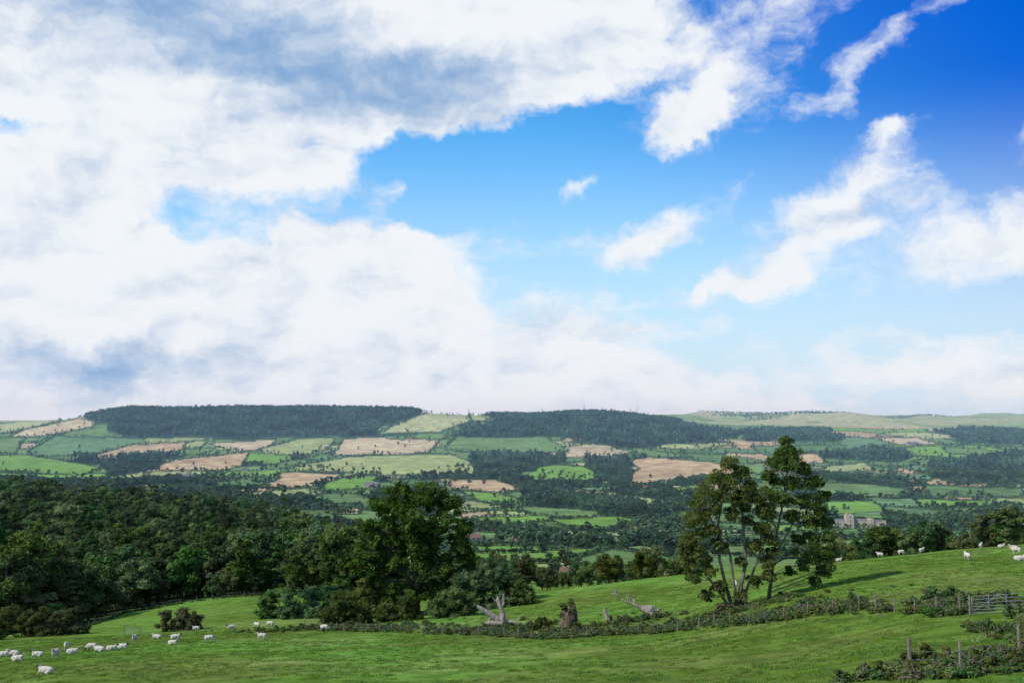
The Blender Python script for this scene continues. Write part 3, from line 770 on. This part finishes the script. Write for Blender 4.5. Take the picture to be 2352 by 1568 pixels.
for (x0, d0, rx, ry, k) in [(2150,40,3.0,1.0,60),(2310,41,2.2,1.6,90),(2370,50,1.5,8,70),(2190,76,3,4,60),(1690,110,6,3,150),(1150,131,5,3,90),(1480,125,4,2,70),(1306,122,3,1.5,60),(700,152,8,2,60)]:
    x, y, z = at(x0, d0); W_.append(np.stack([x+rng.normal(0, rx*.6, k), y+rng.normal(0, ry*.6, k)], 1))
for a, b in zip(LC[:-1]+LB[:-1]+LW[:-1], LC[1:]+LB[1:]+LW[1:]):
    t = rng.uniform(0, 1, 40)[:, None]; W_.append(np.array(a)+(np.array(b)-np.array(a))*t + rng.normal(0, .5, (40, 2)))
W_ = np.concatenate(W_); n = len(W_); P = np.stack([W_[:, 0], W_[:, 1], gz(W_[:, 0], W_[:, 1])-.03], 1)
s = rng.uniform(.5, 1.2, n)
scatter('field_margin_weeds', weed_src, P, np.stack([s*1.1, s*1.1, s*rng.uniform(.5, 1.1, n)], 1), rng.uniform(0, 6.28, n), rng.choice(5, n, p=[.46,.43,.04,.03,.04]))

# ------------------------------------------------------------------ sheep
def ell(c, r, rot=0):
    v = ICO2[0]*np.array(r); ca_, sa_ = math.cos(rot), math.sin(rot)
    v = np.stack([v[:, 0]*ca_ - v[:, 2]*sa_, v[:, 1], v[:, 0]*sa_ + v[:, 2]*ca_], 1)
    return v + np.array(c), ICO2[1]
def sheep_mesh(pose, face):
    mb = MB(); 
    dz = 0 if pose != 'lying' else -.34
    for c, r, ro in [((-.28,0,.66),(.34,.25,.28),0), ((0,0,.68),(.36,.27,.29),0), ((.28,0,.67),(.28,.23,.29),.1), ((-.52,0,.62),(.10,.05,.16),0)]:
        v, f = ell((c[0], c[1], c[2]+dz), r, ro); mb.add(v, f)
    def tb(p, r): V, Fc = tube(p, r, 8); mb.add(V, Fc)
    if pose == 'grazing':
        tb([(.35,0,.68),(.55,0,.52),(.68,0,.32)], [.18,.13,.09])
        tb([(.62,0,.36),(.72,0,.22),(.80,0,.06)], [.085,.085,.045]); hx = (.66, .33)
    else:
        tb([(.33,0,.72+dz),(.48,0,.88+dz),(.58,0,1.0+dz)], [.19,.13,.09])
        tb([(.52,0,1.03+dz),(.66,0,1.0+dz),(.82,0,.92+dz)], [.085,.085,.045]); hx = (.54, 1.05+dz)
    for s in (-1, 1): tb([(hx[0], s*.06, hx[1]), (hx[0]-.02, s*.13, hx[1]+.01), (hx[0]-.03, s*.2, hx[1]-.02)], [.03,.04,.015])
    for s in (-1, 1):
        if pose == 'lying':
            tb([(.35,s*.13,.28),(.52,s*.15,.10),(.36,s*.16,.04)], [.08,.045,.03])
            tb([(-.36,s*.16,.26),(-.12,s*.24,.16),(-.38,s*.26,.06),(-.16,s*.27,.03)], [.13,.08,.045,.03])
        else:
            tb([(.30,s*.13,.5),(.31,s*.13,.27),(.30,s*.13,.06),(.32,s*.13,0)], [.09,.045,.033,.04])
            tb([(-.40,s*.14,.55),(-.30,s*.14,.36),(-.46,s*.13,.22),(-.42,s*.13,.05),(-.40,s*.13,0)], [.14,.09,.045,.033,.04])
    me = mb.mesh('tmp', [M_WOOL, face]); ob = bpy.data.objects.new('tmp', me); scene.collection.objects.link(ob)
    r = ob.modifiers.new('r', 'REMESH'); r.mode = 'VOXEL'; r.voxel_size = .028
    sm = ob.modifiers.new('s', 'SMOOTH'); sm.factor = .5; sm.iterations = 2
    dg = bpy.context.evaluated_depsgraph_get(); dg.update()
    m2 = bpy.data.meshes.new_from_object(ob.evaluated_get(dg)); m2.name = 'sheep_' + pose
    m2.materials.clear(); m2.materials.append(M_WOOL); m2.materials.append(face)
    for p in m2.polygons:
        c = p.center; p.use_smooth = True
        if pose == 'grazing': hd = c.x > .60 and c.z < .45
        else: hd = c.x > .53 and c.z > .90+dz
        leg = (c.z < .36 and not (pose == 'lying')) or (pose == 'lying' and c.z < .09)
        p.material_index = 1 if (hd or leg) else 0
    bpy.data.objects.remove(ob); return m2
SH = {(p, k): sheep_mesh(p, f) for p in ('standing', 'grazing', 'lying') for k, f in (('d', M_FACE), ('w', M_FACEW))}
flock = [(105,1548,'lying','d',180),(30,1506,'lying','w',180),(40,1518,'lying','w',0),(86,1508,'lying','d',180),(127,1512,'standing','w',-80),
 (152,1493,'standing','w',-60),(166,1501,'lying','w',10),(210,1495,'grazing','d',190),(228,1496,'lying','w',170),(256,1493,'lying','d',10),(281,1489,'lying','d',0),
 (308,1474,'standing','w',-95),(360,1466,'lying','w',180),(396,1480,'lying','w',0),(403,1473,'standing','d',15),(480,1475,'grazing','w',0),(450,1450,'standing','d',180),
 (531,1449,'standing','d',200),(590,1442,'standing','d',160),(620,1439,'grazing','w',180),(601,1470,'standing','w',190),(745,1449,'grazing','w',0),(808,1418,'standing','w',0),(6,1508,'lying','w',0),
 (1926,1284,'lying','w',0),(2021,1271,'standing','w',150),(2070,1272,'grazing','w',0),(2117,1268,'standing','w',20),(2253,1259,'standing','w',60),(2222,1286,'standing','w',90),
 (2300,1258,'lying','w',0),(2328,1261,'lying','w',180),(2334,1273,'standing','w',160),(2342,1288,'lying','w',0),(1768,1316,'lying','w',0),(1690,1350,'standing','w',90)]
for px, py, pose, k, ang in flock:
    x, y, z = hit(px, py, 30, 240)
    ob = bpy.data.objects.new('sheep', SH[(pose, k)]); ob.location = (x, y, z - .01)
    ob.rotation_euler = (0, 0, math.radians(ang + random.uniform(-12, 12))); s = random.uniform(.96, 1.08); ob.scale = (s, s, s); link(ob)

# ------------------------------------------------------------------ buildings
def parts(e, name, boxes, mat):
    mb = MB()
    for b in boxes: mb.add(*box(*b))
    mb.obj(name, [mat], parent=e)
def gable(x0, x1, y0, y1, z, h, ov=.3):
    ym = (y0+y1)/2
    v = [(x0-ov,y0-ov,z),(x1+ov,y0-ov,z),(x1+ov,y1+ov,z),(x0-ov,y1+ov,z),(x0-ov,ym,z+h),(x1+ov,ym,z+h)]
    return v, [(0,1,5,4),(2,3,4,5),(1,2,5),(3,0,4),(0,3,2,1)]
def house(name, px, py, w, dp, h, roofm, wallm=None, rot=0, dmin=600, chim=True, dmax=5000):
    x, y, z = hit(px, py, dmin, dmax)
    e = bpy.data.objects.new(name, None); e.location = (x, y, z-.3); e.rotation_euler = (0, 0, rot); link(e)
    parts(e, 'walls', [(-w/2, w/2, -dp/2, dp/2, -1.5, h)], wallm or M_STONE)
    mb = MB(); mb.add(*gable(-w/2, w/2, -dp/2, dp/2, h+.01, dp*.45)); mb.obj('roof', [roofm], parent=e)
    k = max(2, int(w/4)); wn = []
    for lv in ([1.0, 3.8] if h > 4.5 else [1.0]):
        for i in range(k):
            cx = -w/2 + (i+.5)*w/k
            if lv == 1.0 and i == k//2: continue
            wn.append((cx-.5, cx+.5, -dp/2-.03, -dp/2+.1, lv, lv+1.3))
    parts(e, 'windows', wn, M_GLASS)
    cx = -w/2 + (k//2+.5)*w/k; parts(e, 'door', [(cx-.5, cx+.5, -dp/2-.04, -dp/2+.1, 0, 2.1)], M_POST)
    if chim: parts(e, 'chimneys', [(-w/2+.4, -w/2+1.3, -.5, .5, h+dp*.2, h+dp*.45+1.2), (w/2-1.3, w/2-.4, -.5, .5, h+dp*.2, h+dp*.45+1.2)], wallm or M_STONE)
house('stone_farmhouse', 1085, 1248, 13, 7, 5.2, M_TILE, rot=.3, dmin=700)
house('stone_cottage', 1205, 1246, 10, 6, 4.8, M_TILE, rot=-.3, dmin=700)
house('stone_cottage', 1185, 1250, 8, 6, 3.0, M_TILE, rot=.5, dmin=700)
house('farm_barn', 428, 1101, 26, 12, 4.5, M_SLATE, M_SLATE, rot=.1, dmin=1200, chim=False)
house('stone_farmhouse', 405, 1100, 12, 8, 5.2, M_SLATE, rot=.3, dmin=1200)
house('farm_barn', 855, 1119, 24, 12, 4.0, M_SLATE, rot=-.2, dmin=1200, chim=False)
house('stone_cottage', 562, 1082, 12, 8, 5, M_SLATE, rot=.2, dmin=1200)
house('stone_farmhouse', 940, 1010, 16, 9, 5, M_TILE, rot=.2, dmin=2000)
house('stone_farmhouse', 1010, 1024, 12, 8, 5, M_TILE, rot=-.4, dmin=2000)
house('farm_barn', 2095, 1022, 34, 14, 5, M_SLATE, rot=.1, dmin=2000, chim=False)
house('stone_farmhouse', 2090, 1112, 14, 9, 5, M_SLATE, rot=.2, dmin=1200)
house('stone_farmhouse', 1302, 1318, 6, 5, 3.2, M_TILE, rot=.25, dmin=235, dmax=500, chim=False)

def castle(px, py):
    x, y, z = hit(px, py, 700, 1500); y = max(y, 1000)
    e = bpy.data.objects.new('castle', None); e.location = (x, y, gz1(x, y)-1.5); e.rotation_euler = (0, 0, -.12); link(e)
    Wl = [(-26,-14,-6,6,-4,8),(-13.99,-6.01,-7,5,-4,15.5),(-6,10,-4.5,6,-4,8.5),(10.01,15,-6,6,-4,11.5),(15.01,26,-5,5.5,-4,7.5),(-27.5,-24,-7.5,-6.01,-4,10),(24,27.5,-7,-5.01,-4,9.5)]
    parts(e, 'walls', Wl, M_STONE)
    bt = []
    for x0, x1, y0, y1, _, zt in Wl:
        n = max(2, int((x1-x0)/2))
        for k in range(n):
            a = x0 + (k+.25)*(x1-x0)/n; b = a + .5*(x1-x0)/n
            bt.append((a, b, y0-.05, y0+.6, zt+.01, zt+1.2)); bt.append((a, b, y1-.6, y1+.05, zt+.01, zt+1.2))
    bt += [(-14.3,-12.6,-7.3,-5.6,15.51,18)]
    parts(e, 'battlements', bt, M_STONE)
    wn = []
    for x0, x1, y0, y1, _, zt in Wl:
        n = max(1, int((x1-x0)/4)); lv = 1.5
        while lv < zt-2.5:
            for k in range(n):
                cx = x0+(k+.5)*(x1-x0)/n; wn.append((cx-.45, cx+.45, y0-.04, y0+.2, lv, lv+1.7))
            lv += 3.8
    parts(e, 'windows', wn, M_GLASS)
    mb = MB(); mb.add(*gable(-23, -15, -3, 5, 8.0, 3.2)); mb.add(*gable(-4, 9, -2, 5, 8.4, 3)); mb.add(*gable(16.5, 25, -3, 4.5, 7.4, 3))
    mb.obj('roofs', [M_SLATE], parent=e)
    return x, y
cx_, cy_ = castle(1972, 1212)
# parkland trees round the castle
k = 40; P = np.stack([cx_ + rng.uniform(-42, 42, k), cy_ - rng.uniform(14, 34, k)], 1); P = np.concatenate([P, np.stack([cx_ + rng.uniform(-60, 60, 40), cy_ + rng.uniform(14, 50, 40)], 1)])
P = np.stack([P[:, 0], P[:, 1], gz(P[:, 0], P[:, 1])], 1)
put('castle_parkland_trees', far_src, P, .3, .7, 3)

def mast(px, d, h, arms):
    x, y, z = at(px, d)
    e = MB()
    w = h*.05
    for sx in (-1, 1):
        for sy in (-1, 1):
            V, Fc = tube([(sx*w, sy*w, -2), (sx*w*.15, sy*w*.15, h)], [.35, .25], 4); e.add(V, Fc)
    k = 8
    for i in range(k):
        a = 1-.85*i/k; b = 1-.85*(i+1)/k; z0 = h*i/k; z1 = h*(i+1)/k
        for sy in (-1, 1):
            V, Fc = tube([(-w*a, sy*w*a, z0), (w*b, sy*w*b, z1)], [.18, .18], 4); e.add(V, Fc)
            V, Fc = tube([(w*a, sy*w*a, z0), (-w*b, sy*w*b, z1)], [.18, .18], 4); e.add(V, Fc)
    for i in range(arms):
        zz_ = h*(.7+.13*i); V, Fc = tube([(-h*.17, 0, zz_), (0, 0, zz_+.8), (h*.17, 0, zz_)], [.2, .35, .2], 4); e.add(V, Fc)
    e.obj('electricity_pylon' if arms else 'radio_mast', [M_STEEL], (x, y, z))
mast(1076, 3950, 30, 2); mast(1246, 4000, 36, 2); mast(1343, 4000, 40, 2); mast(1450, 4700, 50, 0); mast(1466, 4700, 56, 0); mast(1491, 4700, 40, 0)

# ------------------------------------------------------------------ haze over the valley
mb = MB(); mb.add(*box(-9500, 9500, 450, 12500, -400, 170))
m, nt = mat_new('valley_haze')
vs = nd(nt, 'ShaderNodeVolumeScatter'); vs.inputs['Color'].default_value = (.55, .80, 1, 1); vs.inputs['Density'].default_value = 6.5e-5; vs.inputs['Anisotropy'].default_value = 0
o = nd(nt, 'ShaderNodeOutputMaterial'); nt.links.new(vs.outputs[0], o.inputs['Volume'])
mb.obj('valley_haze', [m])

# ------------------------------------------------------------------ world
w = bpy.data.worlds.new('World'); scene.world = w; w.use_nodes = True
nt = w.node_tree; nt.nodes.clear()
tc = nd(nt, 'ShaderNodeTexCoord'); sp = nd(nt, 'ShaderNodeSeparateXYZ'); nt.links.new(tc.outputs['Generated'], sp.inputs[0])
az = M(nt, 'ARCTAN2', sp.outputs[0], sp.outputs[1]); el = M(nt, 'ARCSINE', sp.outputs[2])
cb = nd(nt, 'ShaderNodeCombineXYZ'); nt.links.new(az, cb.inputs[0]); nt.links.new(el, cb.inputs[1]); P0 = cb.outputs[0]
def vm(op, a, b, s=None):
    n = nd(nt, 'ShaderNodeVectorMath', operation=op); setin(nt, n, 0, a)
    if b is not None: setin(nt, n, 1, b)
    if s is not None: n.inputs['Scale'].default_value = s
    return n.outputs[0]
wn1 = noise(nt, P0, 5., 2, .5, dim='2D'); wn2 = noise(nt, P0, 20., 4, .6, dim='2D')
warp = vm('ADD', vm('SCALE', vm('SUBTRACT', wn1.outputs['Color'], (.5,.5,.5)), None, .07), vm('SCALE', vm('SUBTRACT', wn2.outputs['Color'], (.5,.5,.5)), None, .06))
flatn = vm('MULTIPLY', warp, (1., .7, 0.)); P1_ = vm('ADD', P0, flatn)
def ang(px, py):
    a = (px-CX)/F; b = -(py-CY)/F
    X_ = a; Y_ = math.cos(PITCH) - b*math.sin(PITCH); Z_ = math.sin(PITCH) + b*math.cos(PITCH)
    return math.atan2(X_, Y_), math.atan2(Z_, math.hypot(X_, Y_))
def blobs(lst, start=0., pv=None):
    acc = None
    for (px, py, rx, ry, ro, am) in lst:
        a, e_ = ang(px, py)
        mp = nd(nt, 'ShaderNodeMapping', vector_type='TEXTURE'); nt.links.new(pv or P1_, mp.inputs[0])
        mp.inputs['Location'].default_value = (a, e_, 0); mp.inputs['Rotation'].default_value = (0, 0, math.radians(ro))
        mp.inputs['Scale'].default_value = (rx/F, ry/F, 1)
        g = nd(nt, 'ShaderNodeTexGradient', gradient_type='SPHERICAL'); nt.links.new(mp.outputs[0], g.inputs[0])
        acc = M(nt, 'MULTIPLY_ADD', g.outputs[1], am, acc if acc is not None else start)
    return acc
cover = blobs([
 (150,420,840,600,0,1.6),(800,40,1000,320,6,1.8),(450,740,940,280,0,1.15),(980,760,620,230,-8,1.2),(1250,880,900,110,0,.85),
 (1176,950,1900,60,0,.6),(1620,240,300,80,12,1.05),(1560,290,150,45,15,.6),(1290,430,110,48,18,1.05),(1930,480,320,120,28,1.0),(1550,520,230,66,22,.95),
 (2050,310,180,50,18,.9),(2240,590,360,85,14,.95),(2060,90,320,58,38,.7),(1700,110,220,100,20,.5),(2080,860,420,90,8,.65),
 (1740,648,220,36,5,.65),(1480,680,240,42,8,.55),(1480,740,260,50,0,.65),(1980,770,180,42,5,.6),(2352,830,250,90,10,.6),(1280,900,500,90,0,.6),
 (1330,80,320,180,10,.7),(1080,220,340,110,10,.9),(910,450,110,60,0,.9),(1120,560,330,60,4,.7),
 (450,515,300,85,8,-1.1),(0,275,140,70,0,-1.2),(1080,420,440,110,12,-1.2),(960,345,260,50,10,-.6),(2280,200,300,250,0,-.6),(1550,400,300,70,10,-.5),(1500,620,380,60,6,-.35)])
mpn = nd(nt, 'ShaderNodeMapping'); nt.links.new(P0, mpn.inputs[0]); mpn.inputs['Rotation'].default_value = (0, 0, math.radians(-14)); mpn.inputs['Scale'].default_value = (1, 1.7, 1)
P2_ = vm('ADD', mpn.outputs[0], vm('SCALE', warp, None, .6))
nA = noise(nt, P2_, 8.0, 8, .60, dim='2D')
nB = noise(nt, vm('ADD', P2_, (.012, -.030, 0)), 8.0, 5, .58, dim='2D')
dens = M(nt, 'ADD', cover, M(nt, 'MULTIPLY', M(nt, 'SUBTRACT', nA.outputs[0], .5), 2.3))
alpha = smooth(nt, dens, .04, .86)
back = smooth(nt, sp.outputs[1], -.2, .3)   # broken cloud elsewhere in the sky
dens2 = smooth(nt, nA.outputs[0], .46, .62)
alpha = M(nt, 'ADD', M(nt, 'MULTIPLY', alpha, back), M(nt, 'MULTIPLY', dens2, M(nt, 'SUBTRACT', 1., back)))
dark = blobs([(580,100,800,200,-14,1.15),(1060,180,460,110,8,.5),(180,835,600,80,0,.95),(330,430,260,120,0,.2),(790,500,260,90,12,.5),(60,50,260,160,0,.3),(280,250,260,60,-20,.2)])
relief = M(nt, 'MULTIPLY', M(nt, 'SUBTRACT', nB.outputs[0], nA.outputs[0]), 1.9)
thick = M(nt, 'MULTIPLY', M(nt, 'SUBTRACT', dens, 1.3), .07)
sh = M(nt, 'ADD', M(nt, 'ADD', M(nt, 'MULTIPLY', dark, .9), relief), M(nt, 'MAXIMUM', thick, 0.))
shade = smooth(nt, sh, -.12, 1.2)
K = 10.0
ccol = mixc(nt, shade, (.89*K, .925*K, .96*K, 1), (.24*K, .41*K, .68*K, 1))
sky = nd(nt, 'ShaderNodeTexSky', sky_type='NISHITA'); sky.sun_disc = False
sky.sun_elevation = math.radians(SUN_EL); sky.sun_rotation = math.radians(SUN_AZ)
sky.air_density = 1.0; sky.dust_density = .4; sky.ozone_density = 2.0
skc = mixc(nt, 1., sky.outputs[0], (.50, 1.55, 2.1, 1), 'MULTIPLY')
deep = smooth(nt, M(nt, 'ADD', az, el), .25, .90)
skc = mixc(nt, deep, skc, (.0, .12*K, .68*K, 1))
hz = smooth(nt, el, .32, .02)
skc = mixc(nt, M(nt, 'MULTIPLY', hz, .97), skc, (.66*K, .82*K, .94*K, 1))
fin = mixc(nt, alpha, skc, ccol)
bg = nd(nt, 'ShaderNodeBackground'); nt.links.new(fin, bg.inputs[0]); bg.inputs[1].default_value = .1
wo = nd(nt, 'ShaderNodeOutputWorld'); nt.links.new(bg.outputs[0], wo.inputs[0])

# ------------------------------------------------------------------ sun, camera
sl = bpy.data.lights.new('sun', 'SUN'); sl.energy = 4.2; sl.angle = math.radians(.5); sl.color = (1, .95, .86)
so = bpy.data.objects.new('sun', sl); link(so)
a, e_ = math.radians(SUN_AZ), math.radians(SUN_EL)
dv = Vector((math.sin(a)*math.cos(e_), math.cos(a)*math.cos(e_), math.sin(e_)))
so.rotation_euler = dv.to_track_quat('Z', 'Y').to_euler()
cam = bpy.data.cameras.new('camera'); cam.sensor_width = 36; cam.lens = 36*F/2352; cam.clip_start = .1; cam.clip_end = 30000
co = bpy.data.objects.new('camera', cam); co.rotation_euler = (math.pi/2 + PITCH, 0, 0); link(co)
scene.camera = co
print('done')
